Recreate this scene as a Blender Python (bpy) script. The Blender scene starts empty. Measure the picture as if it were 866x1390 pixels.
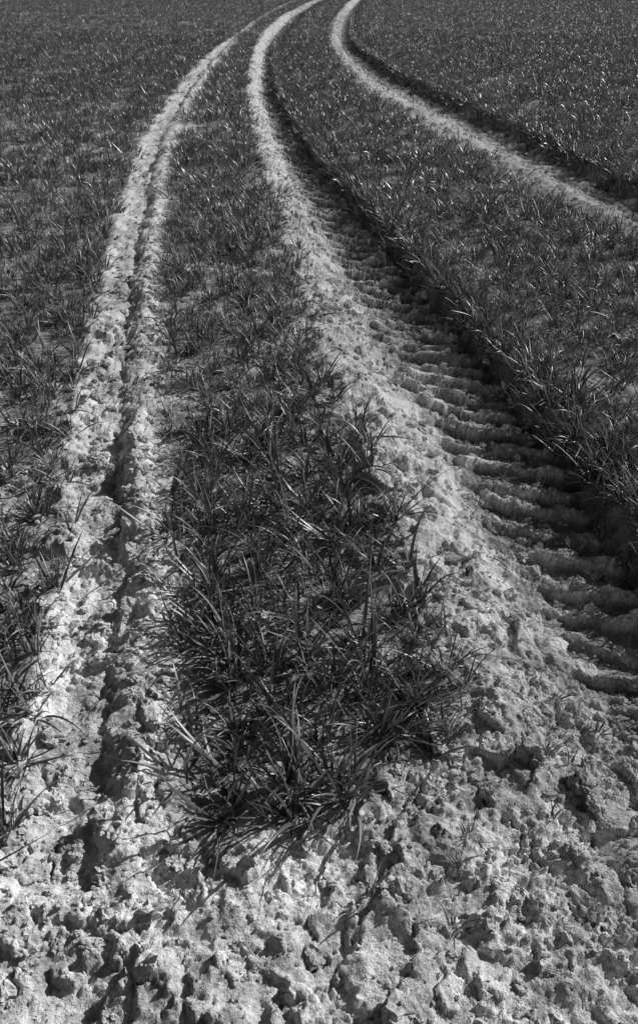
import bpy, math, random
import numpy as np
from mathutils import Vector

rng = np.random.default_rng(11)
random.seed(5)
scene = bpy.context.scene

# ------------------------------------------------------------------ noise
def _hash(ix, iy, seed):
    h = (ix.astype(np.int64)*374761393 + iy.astype(np.int64)*668265263 + seed*1442695041) & 0xFFFFFFFF
    h = ((h ^ (h >> 13))*1274126177) & 0xFFFFFFFF
    h = ((h ^ (h >> 16))*2246822519) & 0xFFFFFFFF
    h = h ^ (h >> 15)
    return (h & 0xFFFFFF)/float(0xFFFFFF)

def vnoise(x, y, seed=0):
    xi = np.floor(x); yi = np.floor(y)
    fx = x-xi; fy = y-yi
    fx = fx*fx*fx*(fx*(fx*6-15)+10); fy = fy*fy*fy*(fy*(fy*6-15)+10)
    a = _hash(xi, yi, seed); b = _hash(xi+1, yi, seed)
    c = _hash(xi, yi+1, seed); d = _hash(xi+1, yi+1, seed)
    return ((a*(1-fx)+b*fx)*(1-fy) + (c*(1-fx)+d*fx)*fy)*2-1

def fbm(x, y, scale, octs=4, seed=0, gain=0.5):
    s = np.zeros_like(x); a = 1.0; f = scale; tot = 0
    for o in range(octs):
        ca, sa = math.cos(o*0.9+0.5), math.sin(o*0.9+0.5)
        s += a*vnoise((x*ca-y*sa)*f+o*17.3, (x*sa+y*ca)*f-o*9.1, seed+o*7)
        tot += a; a *= gain; f *= 2.03
    return s/tot

def rubble(x, y, size, seed, gp=.10, rot=.6):
    """broken-crust relief: every cell is a tilted flake. returns height in units of size, and gap distance"""
    ca, sa = math.cos(rot), math.sin(rot)
    u = (x*ca-y*sa)/size; v = (x*sa+y*ca)/size
    xi = np.floor(u); yi = np.floor(v)
    f1 = np.full_like(u, 9.0); f2 = np.full_like(u, 9.0)
    ox = np.zeros_like(u); oy = np.zeros_like(u); kx = np.zeros_like(u); ky = np.zeros_like(u)
    for dx in (-1, 0, 1):
        for dy in (-1, 0, 1):
            cx = xi+dx; cy = yi+dy
            px = cx+_hash(cx, cy, seed); py = cy+_hash(cx, cy, seed+31)
            ax = u-px; ay = v-py
            wgt = .75+.5*_hash(cx, cy, seed+55)
            d = np.hypot(ax, ay)*wgt
            near = d < f1
            f2 = np.where(near, f1, np.minimum(f2, d))
            ox = np.where(near, ax, ox); oy = np.where(near, ay, oy)
            kx = np.where(near, cx, kx); ky = np.where(near, cy, ky)
            f1 = np.where(near, d, f1)
    c = _hash(kx, ky, seed+77)
    tx = _hash(kx, ky, seed+101)-.5; ty = _hash(kx, ky, seed+131)-.5
    gap = f2-f1
    h = (.42*c*c+1.1*(tx*ox+ty*oy)+.06)*sstep(-.02, gp, gap)
    return h, gap, c

def sstep(a, b, v):
    t = np.clip((v-a)/(b-a), 0, 1)
    return t*t*(3-2*t)

# ------------------------------------------------------------------ wheel tracks (metres on the field)
Yt = [0.3, .819, .971, 1.149, 1.362, 1.619, 1.937, 2.341, 2.867, 3.587, 4.625, 6.26, 7.48, 9.20, 11.77, 16.07, 24.7, 35.7, 50.6, 75]
LC = [-.44, -.46, -.49, -.518, -.530, -.555, -.609, -.690, -.803, -.917, -1.08, -1.33, -1.48, -1.69, -1.87, -2.08, -2.18, -2.02, -1.25, 1.8]
CL = [.50, .50, .50, .50, .473, .44, .357, .280, .200, .070, -.066, -.265, -.41, -.63, -.90, -1.23, -1.57, -1.33, -.31, 3.2]
CR = [1.16, 1.16, 1.15, 1.14, 1.13, 1.12, 1.12, 1.10, 1.047, .94, .76, .45, .27, -.02, -.37, -.75, -1.07, -.69, .27, 3.9]
Yr = [0.3, 1.5, 3.0, 4.6, 6.26, 7.48, 9.2, 11.77, 13.2, 16.07, 20.4, 24.7, 35.7, 50.6, 75]
RL = [3.2, 3.0, 2.8, 2.6, 2.25, 2.00, 1.68, 1.20, .90, .63, .36, .29, .70, 1.66, 5.2]
RR = [3.9, 3.7, 3.5, 3.25, 2.98, 2.75, 2.55, 2.16, 1.86, 1.42, 1.02, .86, 1.25, 2.25, 5.8]

LYs = np.linspace(math.log(.3), math.log(75), 900)
def table(Yk, Xk):
    v = np.interp(LYs, np.log(Yk), Xk)
    k = np.exp(-np.linspace(-2, 2, 61)**2); k /= k.sum()
    return np.convolve(np.pad(v, 30, mode='edge'), k, mode='valid')
T = {n: table(a, b) for n, a, b in (('LC', Yt, LC), ('CL', Yt, CL), ('CR', Yt, CR), ('RL', Yr, RL), ('RR', Yr, RR))}
def tk(n, y):
    return np.interp(np.log(np.clip(y, .3, 75)), LYs, T[n])

def tread(x, y, L, R, seed):
    w = 0.055*fbm(x, y, 4, 3, seed)+.016*fbm(x, y, 22, 2, seed+2)
    ph = (y + (x-L)*0.30 + w)/0.160
    tri = ph-np.floor(ph)
    return sstep(.0, .13, tri)*(1-sstep(.40, .60, tri))

def fields(x, y, fine=True):
    wob = 0.036*fbm(x, y, 5.0, 3, 3) + 0.016*fbm(x, y, 25, 2, 5)
    lc, cl, cr = tk('LC', y), tk('CL', y), tk('CR', y)
    rl, rr = tk('RL', y), tk('RR', y)
    h = 0.02*fbm(x, y, .35, 2, 9) + 0.010*fbm(x, y, 2.2, 3, 10)
    xd = x+wob
    fade_front = sstep(.85, 1.15, y)*(1-.7*sstep(18, 28, y))
    dl = xd-lc+.03*fbm(x, y, 2.6, 3, 15)
    brk = sstep(-.35, .45, fbm(x, y, 3.4, 3, 14))*(1-.35*sstep(2.5, 5, y))
    nearb = 1+.25*(1-sstep(2.0, 3.4, y))
    gw = .020+.014*brk
    h += fade_front*nearb*(-.036*np.exp(-((dl+.005)/gw)**2)*(0.40+.75*brk) - .018*np.exp(-((dl+.09)/.08)**2)
                     + .036*np.exp(-((dl-.085)/.045)**2)*(0.45+.75*brk) + .012*np.exp(-((dl+.19)/.04)**2))
    tone_floor = np.zeros_like(x); bank = np.zeros_like(x)
    def wide(L, R, seed, deep, ff, dk):
        nonlocal h, tone_floor, bank
        s = (xd-L)/(R-L)
        prof = -deep*sstep(0.02, .60, s)*(1-sstep(.94, 1.03, s))
        berm = .016*np.exp(-((s+.02)/.07)**2)
        tm = sstep(.32, .50, s + .16*fbm(x, y, 4, 3, seed+4))*(1-sstep(.93, 1.0, s))
        b = tread(xd, y, L, R, seed)
        b = b*np.clip(.95+1.1*fbm(x, y, 6, 3, seed+8), .10, 1.4)
        h += ff*(prof + berm + .038*tm*(b-.4))
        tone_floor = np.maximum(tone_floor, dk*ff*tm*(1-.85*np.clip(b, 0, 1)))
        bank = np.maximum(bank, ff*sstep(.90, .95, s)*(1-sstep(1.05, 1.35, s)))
        return s, tm
    ffc = sstep(.95, 1.75, y-.35*np.clip(x-.6, 0, .6))
    sc, tmc = wide(cl, cr, 40, .15, ffc, 1.0)
    sr, tmr = wide(rl, rr, 60, .15, 1.0, .8)
    # ---- grass density
    edge = 0.05*fbm(x, y, 7, 3, 21)
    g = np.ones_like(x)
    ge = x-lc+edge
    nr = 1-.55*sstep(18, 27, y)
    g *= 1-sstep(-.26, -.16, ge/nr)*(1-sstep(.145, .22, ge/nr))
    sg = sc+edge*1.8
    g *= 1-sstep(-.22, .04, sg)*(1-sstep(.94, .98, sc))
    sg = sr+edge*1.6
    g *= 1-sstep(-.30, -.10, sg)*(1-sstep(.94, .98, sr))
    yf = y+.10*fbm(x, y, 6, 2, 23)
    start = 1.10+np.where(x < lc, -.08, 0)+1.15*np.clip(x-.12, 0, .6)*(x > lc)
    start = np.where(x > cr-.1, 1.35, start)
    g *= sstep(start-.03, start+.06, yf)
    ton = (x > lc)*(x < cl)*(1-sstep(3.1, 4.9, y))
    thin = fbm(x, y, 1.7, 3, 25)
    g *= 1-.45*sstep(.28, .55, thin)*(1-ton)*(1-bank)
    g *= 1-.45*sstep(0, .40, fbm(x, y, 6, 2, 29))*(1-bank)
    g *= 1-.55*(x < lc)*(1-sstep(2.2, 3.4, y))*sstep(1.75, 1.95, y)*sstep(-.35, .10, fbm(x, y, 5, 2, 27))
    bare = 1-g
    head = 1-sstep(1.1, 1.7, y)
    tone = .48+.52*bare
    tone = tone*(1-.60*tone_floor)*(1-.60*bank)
    tone *= 1-.25*np.exp(-((dl+.005)/.03)**2)*fade_front  # groove's shadow line also darkened in the soil colour
    tone *= 1+.28*fbm(x, y, 3.5, 4, 33)
    tone *= 1+.30*sstep(4, 14, y)*bare
    tone *= 1-.08*head-.12*sstep(.3, .8, x)*(1-sstep(1.6, 2.2, y))
    # ---- crumbly relief
    amp = (.5+.5*bare)*(1-.45*np.maximum(tmc*ffc, tmr))
    wx = x+.007*fbm(x, y, 40, 3, 70, .7); wy = y+.007*fbm(x, y, 40, 3, 71, .7)
    m1 = sstep(.0, .40, fbm(x, y, 3.7, 2, 90)+.18*head)
    r, gap, c = rubble(wx+.03*fbm(x, y, 9, 2, 72), wy+.03*fbm(x, y, 9, 2, 73), .11, 80, .06, .6)
    h += amp*.11*r*(.06+.42*m1)
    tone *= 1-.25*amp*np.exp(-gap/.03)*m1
    r, gap, c = rubble(wx, wy, .048, 81, .08, 1.1)
    m2 = sstep(-.05, .40, fbm(x, y, 6, 3, 91))
    h += amp*.048*r*(.08+.72*m2)
    tone *= .86+.26*c
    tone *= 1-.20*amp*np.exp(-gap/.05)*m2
    r, gap, c = rubble(wx, wy, .023, 82, .18, .35)
    m3 = sstep(-.10, .35, fbm(x, y, 8, 3, 92))*(y < 10)
    h += (.3+.7*amp)*.023*r*(.12+.58*m3)
    tone *= .88+.24*c
    rg = 1-np.abs(fbm(x, y, 22, 4, 88, .62))*2.2
    h += .009*amp*rg*sstep(-.3, .4, fbm(x, y, 3, 2, 89))
    h += .013*amp*fbm(x, y, 13, 5, 93, .6)
    h += .0014*fbm(x, y, 75, 2, 97, .7)*(y < 6)
    pit = sstep(.22, .29, fbm(x, y, 8, 5, 94, .6))
    h -= .024*pit*amp*(.2+.8*head)
    h += .024*fbm(x, y, 6.5, 3, 95)*head
    ck = np.abs(fbm(x, y, 3.2, 6, 99, .62))
    cm = head*sstep(-.2, .2, fbm(x, y, 2.5, 2, 98))
    h -= .028*np.exp(-(ck/.014)**2)*cm
    return h, tone, g

# ------------------------------------------------------------------ graded axis
def axis_grow(start, step, growth, stop):
    v = [start]
    while v[-1] < stop:
        step *= growth
        v.append(v[-1]+step)
    return v
D0 = .004
base = list(np.arange(-.9, .9001, D0))
pos = axis_grow(base[-1], D0, 1.014, 45); pos = pos+axis_grow(pos[-1], pos[-1]-pos[-2], 1.12, 600)[1:]
xs = np.array([-v for v in pos[::-1]][:-1]+base+pos[1:])
yb = list(np.arange(.6, 1.7, D0))
yp = axis_grow(yb[-1], D0, 1.006, 68); yp = yp+axis_grow(yp[-1], yp[-1]-yp[-2], 1.08, 900)[1:]
yn = axis_grow(0, D0, 1.10, 40)
ys = np.array([yb[0]-v for v in yn[::-1]][:-1]+yb+yp[1:])
X, Y = np.meshgrid(xs, ys)
dX = np.gradient(xs)[None, :]; dY = np.gradient(ys)[:, None]
X = X+rng.uniform(-.33, .33, X.shape)*dX
Y = Y+rng.uniform(-.33, .33, Y.shape)*dY
H = np.empty_like(X); TN = np.empty_like(X); G = np.empty_like(X)
for i in range(0, len(ys), 100):
    H[i:i+100], TN[i:i+100], G[i:i+100] = fields(X[i:i+100], Y[i:i+100])
nx, ny = len(xs), len(ys)
co = np.stack([X, Y, H], -1).reshape(-1, 3).astype(np.float32)
idx = np.arange(nx*ny).reshape(ny, nx)
quads = np.stack([idx[:-1, :-1], idx[:-1, 1:], idx[1:, 1:], idx[1:, :-1]], -1).reshape(-1, 4)

def np_mesh(name, co, quads, smooth=True):
    me = bpy.data.meshes.new(name)
    me.vertices.add(len(co)); me.vertices.foreach_set('co', co.ravel())
    me.loops.add(quads.size); me.loops.foreach_set('vertex_index', quads.ravel().astype(np.int32))
    me.polygons.add(len(quads))
    me.polygons.foreach_set('loop_start', np.arange(0, quads.size, quads.shape[1], dtype=np.int32))
    me.polygons.foreach_set('use_smooth', np.full(len(quads), smooth))
    me.update(calc_edges=True)
    return me

print('ground', nx, ny)
gme = np_mesh('field_ground', co, quads, True)
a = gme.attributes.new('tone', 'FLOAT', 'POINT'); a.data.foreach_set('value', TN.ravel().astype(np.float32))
turf = np.clip(np.maximum(sstep(62, 66, Y), sstep(.44, .46, (np.abs(X)-3.2)/np.maximum(Y, .5))), 0, 1)
turf = np.where(Y < 1.0, 0, turf)*sstep(.4, .6, G)
a = gme.attributes.new('turf', 'FLOAT', 'POINT'); a.data.foreach_set('value', turf.ravel().astype(np.float32))
ground = bpy.data.objects.new('field_ground', gme)
scene.collection.objects.link(ground)

# ------------------------------------------------------------------ materials
def newmat(name):
    m = bpy.data.materials.new(name); m.use_nodes = True
    nt = m.node_tree; nt.nodes.clear()
    return m, nt
def N(nt, t, **kw):
    n = nt.nodes.new(t)
    for k, v in kw.items():
        setattr(n, k, v)
    return n

def soil_material(name, use_attr, lo=.40, hi=.98):
    m, nt = newmat(name)
    out = N(nt, 'ShaderNodeOutputMaterial'); bs = N(nt, 'ShaderNodeBsdfDiffuse')
    bs.inputs['Roughness'].default_value = 1
    geo = N(nt, 'ShaderNodeNewGeometry')
    def noise(sc, det=6, rough=.6):
        n = N(nt, 'ShaderNodeTexNoise'); n.inputs['Scale'].default_value = sc
        n.inputs['Detail'].default_value = det; n.inputs['Roughness'].default_value = rough
        nt.links.new(geo.outputs['Position'], n.inputs['Vector']); return n
    n1 = noise(7, 4, .7); n2 = noise(100, 3, .72); n3 = noise(420, 1, .7)
    def math_(op, a_, b_):
        k = N(nt, 'ShaderNodeMath', operation=op)
        for i, v in enumerate((a_, b_)):
            if isinstance(v, (int, float)): k.inputs[i].default_value = v
            else: nt.links.new(v, k.inputs[i])
        return k.outputs[0]
    s = math_('ADD', math_('MULTIPLY', n1.outputs[0], .62), math_('MULTIPLY', n2.outputs[0], .38))
    r = N(nt, 'ShaderNodeMapRange'); nt.links.new(s, r.inputs[0])
    r.inputs[1].default_value = .38; r.inputs[2].default_value = .60
    r.inputs[3].default_value = lo; r.inputs[4].default_value = hi
    val = r.outputs[0]
    r3 = N(nt, 'ShaderNodeMapRange'); nt.links.new(n3.outputs[0], r3.inputs[0])
    r3.inputs[1].default_value = .3; r3.inputs[2].default_value = .7; r3.inputs[3].default_value = .76; r3.inputs[4].default_value = 1.12
    val = math_('MULTIPLY', val, r3.outputs[0])
    if use_attr:
        at = N(nt, 'ShaderNodeAttribute', attribute_name='tone')
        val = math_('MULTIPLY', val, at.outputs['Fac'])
        tf = N(nt, 'ShaderNodeAttribute', attribute_name='turf')
        rr = N(nt, 'ShaderNodeMapRange'); nt.links.new(n1.outputs[0], rr.inputs[0])
        rr.inputs[1].default_value = .3; rr.inputs[2].default_value = .7; rr.inputs[3].default_value = .03; rr.inputs[4].default_value = .11
        mx = N(nt, 'ShaderNodeMix'); nt.links.new(tf.outputs['Fac'], mx.inputs[0])
        nt.links.new(val, mx.inputs[2]); nt.links.new(rr.outputs[0], mx.inputs[3])
        val = mx.outputs[0]
    val = math_('MINIMUM', val, .85)
    cc = N(nt, 'ShaderNodeCombineColor')
    for i in range(3): nt.links.new(val, cc.inputs[i])
    nt.links.new(cc.outputs[0], bs.inputs['Color'])
    b1 = N(nt, 'ShaderNodeBump'); b1.inputs['Distance'].default_value = .010; b1.inputs['Strength'].default_value = .95
    nt.links.new(n2.outputs[0], b1.inputs['Height'])
    nt.links.new(b1.outputs[0], bs.inputs['Normal'])
    nt.links.new(bs.outputs[0], out.inputs[0])
    return m

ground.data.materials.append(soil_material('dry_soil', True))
clod_mat = soil_material('dry_clod', False, .30, .84)
stone_mat = soil_material('chalk', False, .8, .95)

gm, nt = newmat('wheat_blade')
out = N(nt, 'ShaderNodeOutputMaterial'); bs = N(nt, 'ShaderNodeBsdfPrincipled')
oi = N(nt, 'ShaderNodeObjectInfo'); at = N(nt, 'ShaderNodeAttribute', attribute_name='shade')
r1 = N(nt, 'ShaderNodeMapRange'); nt.links.new(oi.outputs['Random'], r1.inputs[0]); r1.inputs[3].default_value = .75; r1.inputs[4].default_value = 1.3
mu = N(nt, 'ShaderNodeMath', operation='MULTIPLY'); nt.links.new(r1.outputs[0], mu.inputs[0]); nt.links.new(at.outputs['Fac'], mu.inputs[1])
cc = N(nt, 'ShaderNodeCombineColor')
for i in range(3): nt.links.new(mu.outputs[0], cc.inputs[i])
nt.links.new(cc.outputs[0], bs.inputs['Base Color'])
bs.inputs['Roughness'].default_value = .36
bs.inputs['Specular IOR Level'].default_value = .55
tr = N(nt, 'ShaderNodeBsdfTranslucent'); nt.links.new(cc.outputs[0], tr.inputs[0])
mxs = N(nt, 'ShaderNodeMixShader'); mxs.inputs[0].default_value = .17
nt.links.new(bs.outputs[0], mxs.inputs[1]); nt.links.new(tr.outputs[0], mxs.inputs[2]); nt.links.new(mxs.outputs[0], out.inputs[0])

# ------------------------------------------------------------------ wheat plant variants
def make_plant(name, nb, segs, rad, lmin, lmax, w, across=3):
    V = []; F = []; S = []
    lean = random.uniform(0, 6.28)
    for b in range(nb):
        az = random.uniform(0, 2*math.pi) if random.random() < .7 else lean+random.gauss(0, .6)
        L = lmin+(lmax-lmin)*random.random()**1.1
        el = math.radians(random.choice([random.uniform(50, 88), random.uniform(18, 70)]))
        droop = math.radians(random.choice([random.uniform(5, 35), random.uniform(40, 110), random.uniform(15, 70)]))
        rr_ = rad*math.sqrt(random.random()); ra = az+random.uniform(-1.2, 1.2)
        p = Vector((rr_*math.cos(ra), rr_*math.sin(ra), -.012))
        tw0 = random.uniform(-.6, .6); tw1 = tw0+random.uniform(-1.8, 1.8)
        curl = random.uniform(-.7, .7)
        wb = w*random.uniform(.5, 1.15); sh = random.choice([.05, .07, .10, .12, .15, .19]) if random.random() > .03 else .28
        i0 = len(V)
        dp = random.uniform(1.2, 3.0)
        for k in range(segs+1):
            t = k/segs
            e = el-droop*t**dp
            a_ = az+curl*t
            d = Vector((math.cos(a_)*math.cos(e), math.sin(a_)*math.cos(e), math.sin(e)))
            side = Vector((-math.sin(a_), math.cos(a_), 0))
            nrm = side.cross(d)
            tw = tw0+(tw1-tw0)*t
            sd = side*math.cos(tw)+nrm*math.sin(tw)
            n2 = d.cross(sd)
            ww = wb*min(1, .45+2.2*t)*(1-t**2.2)*.5+.0003
            V.append(p-sd*ww)
            if across == 3: V.append(p+n2*ww*.45)
            V.append(p+sd*ww)
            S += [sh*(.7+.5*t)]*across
            p = p+d*(L/segs)
            if p.z < .006 and k > 1: p.z = .006
        for k in range(segs):
            for c in range(across-1):
                a_ = i0+k*across+c
                F.append((a_, a_+1, a_+across+1, a_+across))
    me = bpy.data.meshes.new(name); me.from_pydata(V, [], F); me.update()
    me.polygons.foreach_set('use_smooth', [True]*len(F))
    at_ = me.attributes.new('shade', 'FLOAT', 'POINT'); at_.data.foreach_set('value', S)
    me.materials.append(gm)
    return bpy.data.objects.new(name, me)

coll = bpy.data.collections.new('wheat_plants')
NN, NF = 20, 10
for i in range(NN):
    coll.objects.link(make_plant('plant_%02d' % i, random.randint(11, 19), 8, .022, .07, .23, .0086))
for i in range(NF):
    coll.objects.link(make_plant('plant_%02d' % (NN+i), 22, 4, .08, .08, .17, .0095, 2))

def instancer(name, pts, rot, sc, ix, collection):
    me = bpy.data.meshes.new(name)
    me.vertices.add(len(pts)); me.vertices.foreach_set('co', pts.astype(np.float32).ravel())
    at_ = me.attributes.new('rot', 'FLOAT_VECTOR', 'POINT'); at_.data.foreach_set('vector', rot.astype(np.float32).ravel())
    at_ = me.attributes.new('sc', 'FLOAT_VECTOR', 'POINT'); at_.data.foreach_set('vector', sc.astype(np.float32).ravel())
    at_ = me.attributes.new('ix', 'INT', 'POINT'); at_.data.foreach_set('value', ix.astype(np.int32))
    ob = bpy.data.objects.new(name, me); scene.collection.objects.link(ob)
    g = bpy.data.node_groups.new(name+'_scatter', 'GeometryNodeTree')
    g.interface.new_socket('Geometry', in_out='INPUT', socket_type='NodeSocketGeometry')
    g.interface.new_socket('Geometry', in_out='OUTPUT', socket_type='NodeSocketGeometry')
    gi = g.nodes.new('NodeGroupInput'); go = g.nodes.new('NodeGroupOutput')
    ci = g.nodes.new('GeometryNodeCollectionInfo'); ci.inputs['Collection'].default_value = collection
    ci.inputs['Separate Children'].default_value = True; ci.inputs['Reset Children'].default_value = True
    iop = g.nodes.new('GeometryNodeInstanceOnPoints'); iop.inputs['Pick Instance'].default_value = True
    def na(nm, ty):
        n = g.nodes.new('GeometryNodeInputNamedAttribute'); n.data_type = ty; n.inputs['Name'].default_value = nm
        return n.outputs['Attribute']
    e2r = g.nodes.new('FunctionNodeEulerToRotation')
    g.links.new(na('rot', 'FLOAT_VECTOR'), e2r.inputs[0]); g.links.new(e2r.outputs[0], iop.inputs['Rotation'])
    g.links.new(na('sc', 'FLOAT_VECTOR'), iop.inputs['Scale']); g.links.new(na('ix', 'INT'), iop.inputs['Instance Index'])
    g.links.new(gi.outputs[0], iop.inputs['Points']); g.links.new(ci.outputs[0], iop.inputs['Instance'])
    g.links.new(iop.outputs[0], go.inputs[0])
    m = ob.modifiers.new('scatter', 'NODES'); m.node_group = g
    return ob

def jgrid(x0, x1, y0, y1, sp, j=.5):
    gx, gy = np.meshgrid(np.arange(x0, x1, sp), np.arange(y0, y1, sp))
    gx = gx+rng.uniform(-j, j, gx.shape)*sp; gy = gy+rng.uniform(-j, j, gy.shape)*sp
    return gx.ravel(), gy.ravel()

P = []; IX = []; SC = []
for (y0, y1, sp, lod) in ((.8, 3.0, .064, 0), (3.0, 6.5, .070, 0), (6.5, 25, .110, 1), (25, 66, .160, 1)):
    w_ = .42*y1+3.0
    x_, y_ = jgrid(-w_, w_, y0, y1, sp, 1.0)
    k = np.abs(x_) < .42*y_+3.0; x_, y_ = x_[k], y_[k]
    if y0 < 2:      # plants stand loosely in drilled rows
        row = .125; u = x_+.16*y_
        u2 = np.round(u/row)*row
        x_ = x_+(u2-u)*.35
    h_, t_, g_ = fields(x_, y_)
    k = rng.random(len(x_)) < g_
    x_, y_, h_ = x_[k], y_[k], h_[k]
    P.append(np.stack([x_, y_, h_], -1))
    n = len(x_)
    IX.append(rng.integers(0, NN, n) if lod == 0 else NN+rng.integers(0, NF, n))
    big = 1+.25*fbm(x_, y_, 1.3, 2, 200)
    s = rng.uniform(.50, 1.12, n)*big*(1.0 if lod == 0 else 1.05)
    if lod == 0:
        tongue = (x_ > tk('LC', y_)) & (x_ < tk('CR', y_)) & (y_ < 3)
        s = np.where(tongue, s*1.08, s*.92)
    SC.append(s)
# plants crowding the shoulder of each wide wheel mark
for nm, ln, y0 in (('C', 'CR', 1.45), ('R', 'RR', 3.0)):
    yy = np.concatenate([np.arange(y0, 7, .028), np.arange(7, 50, .045)])
    yy = yy+rng.uniform(-.02, .02, len(yy))
    xx = tk(ln, yy)-.036*fbm(tk(ln, yy), yy, 5.0, 3, 3)+rng.uniform(-.02, .10, len(yy))
    h_, _, _ = fields(xx, yy)
    P.append(np.stack([xx, yy, h_], -1))
    IX.append(np.where(yy < 7, rng.integers(0, NN, len(yy)), NN+rng.integers(0, NF, len(yy))))
    SC.append(rng.uniform(.6, 1.1, len(yy)))
# clumps along the left edge and stray seedlings in the headland soil
yy = rng.uniform(1.10, 1.85, 34); xx = tk('LC', yy)-rng.uniform(.17, .42, 34)
h_, _, _ = fields(xx, yy)
P.append(np.stack([xx, yy, h_], -1)); IX.append(rng.integers(0, NN, 34)); SC.append(rng.uniform(.6, 1.05, 34))
sx = np.array([.55, .60, .30, .33, .52, .10, .62, .72, .27]); sy = np.array([1.30, 1.27, 1.02, 1.08, 1.12, .93, 1.5, 1.42, .88])
h_, _, _ = fields(sx, sy)
P.append(np.stack([sx, sy, h_], -1)); IX.append(rng.integers(0, NN, len(sx))); SC.append(rng.uniform(.35, .5, len(sx)))
P = np.concatenate(P); IX = np.concatenate(IX); SC = np.concatenate(SC)
n = len(P); print('plants', n)
rot = np.stack([rng.normal(0, .16, n), rng.normal(0, .16, n), rng.uniform(0, 2*math.pi, n)], -1)
instancer('wheat_grass', P, rot, np.stack([SC, SC, SC*rng.uniform(.75, 1.05, n)], -1), IX, coll)

# ------------------------------------------------------------------ clods
def make_clod(name, seed, sub=2, mat=clod_mat, amp=.35):
    import bmesh
    from mathutils import noise as mn
    bm = bmesh.new(); bmesh.ops.create_icosphere(bm, subdivisions=sub, radius=.5)
    off = Vector((seed*7.1, seed*3.3, seed*1.7))
    for v in bm.verts:
        d = v.co.normalized()
        r = .5*(1+amp*mn.noise(d*1.6+off)+amp*.6*mn.noise(d*4+off)+amp*.3*mn.noise(d*9+off))
        q = Vector([round(c*2.2)/2.2 for c in d]).normalized()
        v.co = (d*.5+q*.5)*r
        v.co.z *= .7
    me = bpy.data.meshes.new(name); bm.to_mesh(me); bm.free()
    me.materials.append(mat)
    return bpy.data.objects.new(name, me)
cc_ = bpy.data.collections.new('clod_shapes')
for i in range(12): cc_.objects.link(make_clod('clod_%02d' % i, i+1, 3, clod_mat, .7))
P = []; S = []
for (y0, y1, sp, smin, smax) in ((.55, 2.6, .016, .003, .013), (.55, 5, .042, .010, .050), (2.6, 9, .040, .008, .030), (9, 20, .16, .02, .05)):
    w_ = .42*y1+.8
    x_, y_ = jgrid(-w_, w_, y0, y1, sp, .9)
    k = np.abs(x_) < .42*y_+.8; x_, y_ = x_[k], y_[k]
    h_, t_, g_ = fields(x_, y_)
    clump = sstep(-.35, .45, fbm(x_, y_, 8, 3, 300))
    k = rng.random(len(x_)) < (.08+.8*(1-g_)*clump)
    s = smin+(smax-smin)*rng.random(k.sum())**2.4
    P.append(np.stack([x_[k], y_[k], h_[k]+s*.10], -1)); S.append(s)
P = np.concatenate(P); S = np.concatenate(S); n = len(P); print('clods', n)
instancer('soil_clods', P, rng.uniform(0, 6.28, (n, 3))*np.array([.1, .1, 1]), np.stack([S*rng.uniform(.8, 1.5, n), S*rng.uniform(.8, 1.2, n), S*rng.uniform(.7, 1.1, n)], -1), rng.integers(0, 12, n), cc_)

for (x_, y_, s_) in ((.715, 1.80, .070),):
    o = make_clod('chalk_stone', 33, 3, stone_mat, .3); scene.collection.objects.link(o)
    h_, _, _ = fields(np.array([x_]), np.array([y_]))
    o.location = (x_, y_, float(h_[0])+s_*.32); o.scale = (s_*1.2, s_*.7, s_*.8); o.rotation_euler = (.2, .35, .5)

# ------------------------------------------------------------------ light
E, AZ = math.radians(34), math.radians(27)
sv = Vector((math.cos(AZ)*math.cos(E), math.sin(AZ)*math.cos(E), math.sin(E)))
sl = bpy.data.lights.new('sun', 'SUN'); sl.energy = 5.0; sl.angle = math.radians(.5); sl.color = (1, 1, 1)
so = bpy.data.objects.new('sun', sl); scene.collection.objects.link(so)
so.rotation_euler = sv.to_track_quat('Z', 'Y').to_euler(); so.location = sv*20
w = bpy.data.worlds.new('World'); scene.world = w; w.use_nodes = True
nt = w.node_tree; nt.nodes.clear()
sk = N(nt, 'ShaderNodeTexSky'); sk.sky_type = 'NISHITA'; sk.sun_disc = False
sk.sun_elevation = E; sk.sun_rotation = math.pi/2-AZ
# monochrome sky from the red channel alone, chosen to dim skylight and deepen shadows
bw = N(nt, 'ShaderNodeSeparateColor'); bg = N(nt, 'ShaderNodeBackground'); bg.inputs[1].default_value = .05
ou = N(nt, 'ShaderNodeOutputWorld')
nt.links.new(sk.outputs[0], bw.inputs[0]); nt.links.new(bw.outputs[0], bg.inputs[0]); nt.links.new(bg.outputs[0], ou.inputs[0])

# ------------------------------------------------------------------ camera
cam = bpy.data.cameras.new('camera'); co_ = bpy.data.objects.new('camera', cam); scene.collection.objects.link(co_)
cam.sensor_fit = 'VERTICAL'; cam.sensor_height = 36; cam.sensor_width = 24; cam.lens = 28.5
cam.clip_start = .05; cam.clip_end = 2000
co_.location = (0, 0, 1.6); co_.rotation_euler = (math.radians(90-34.1), 0, 0)
scene.camera = co_
scene.view_settings.view_transform = 'Standard'; scene.view_settings.look = 'None'; scene.view_settings.exposure = 0
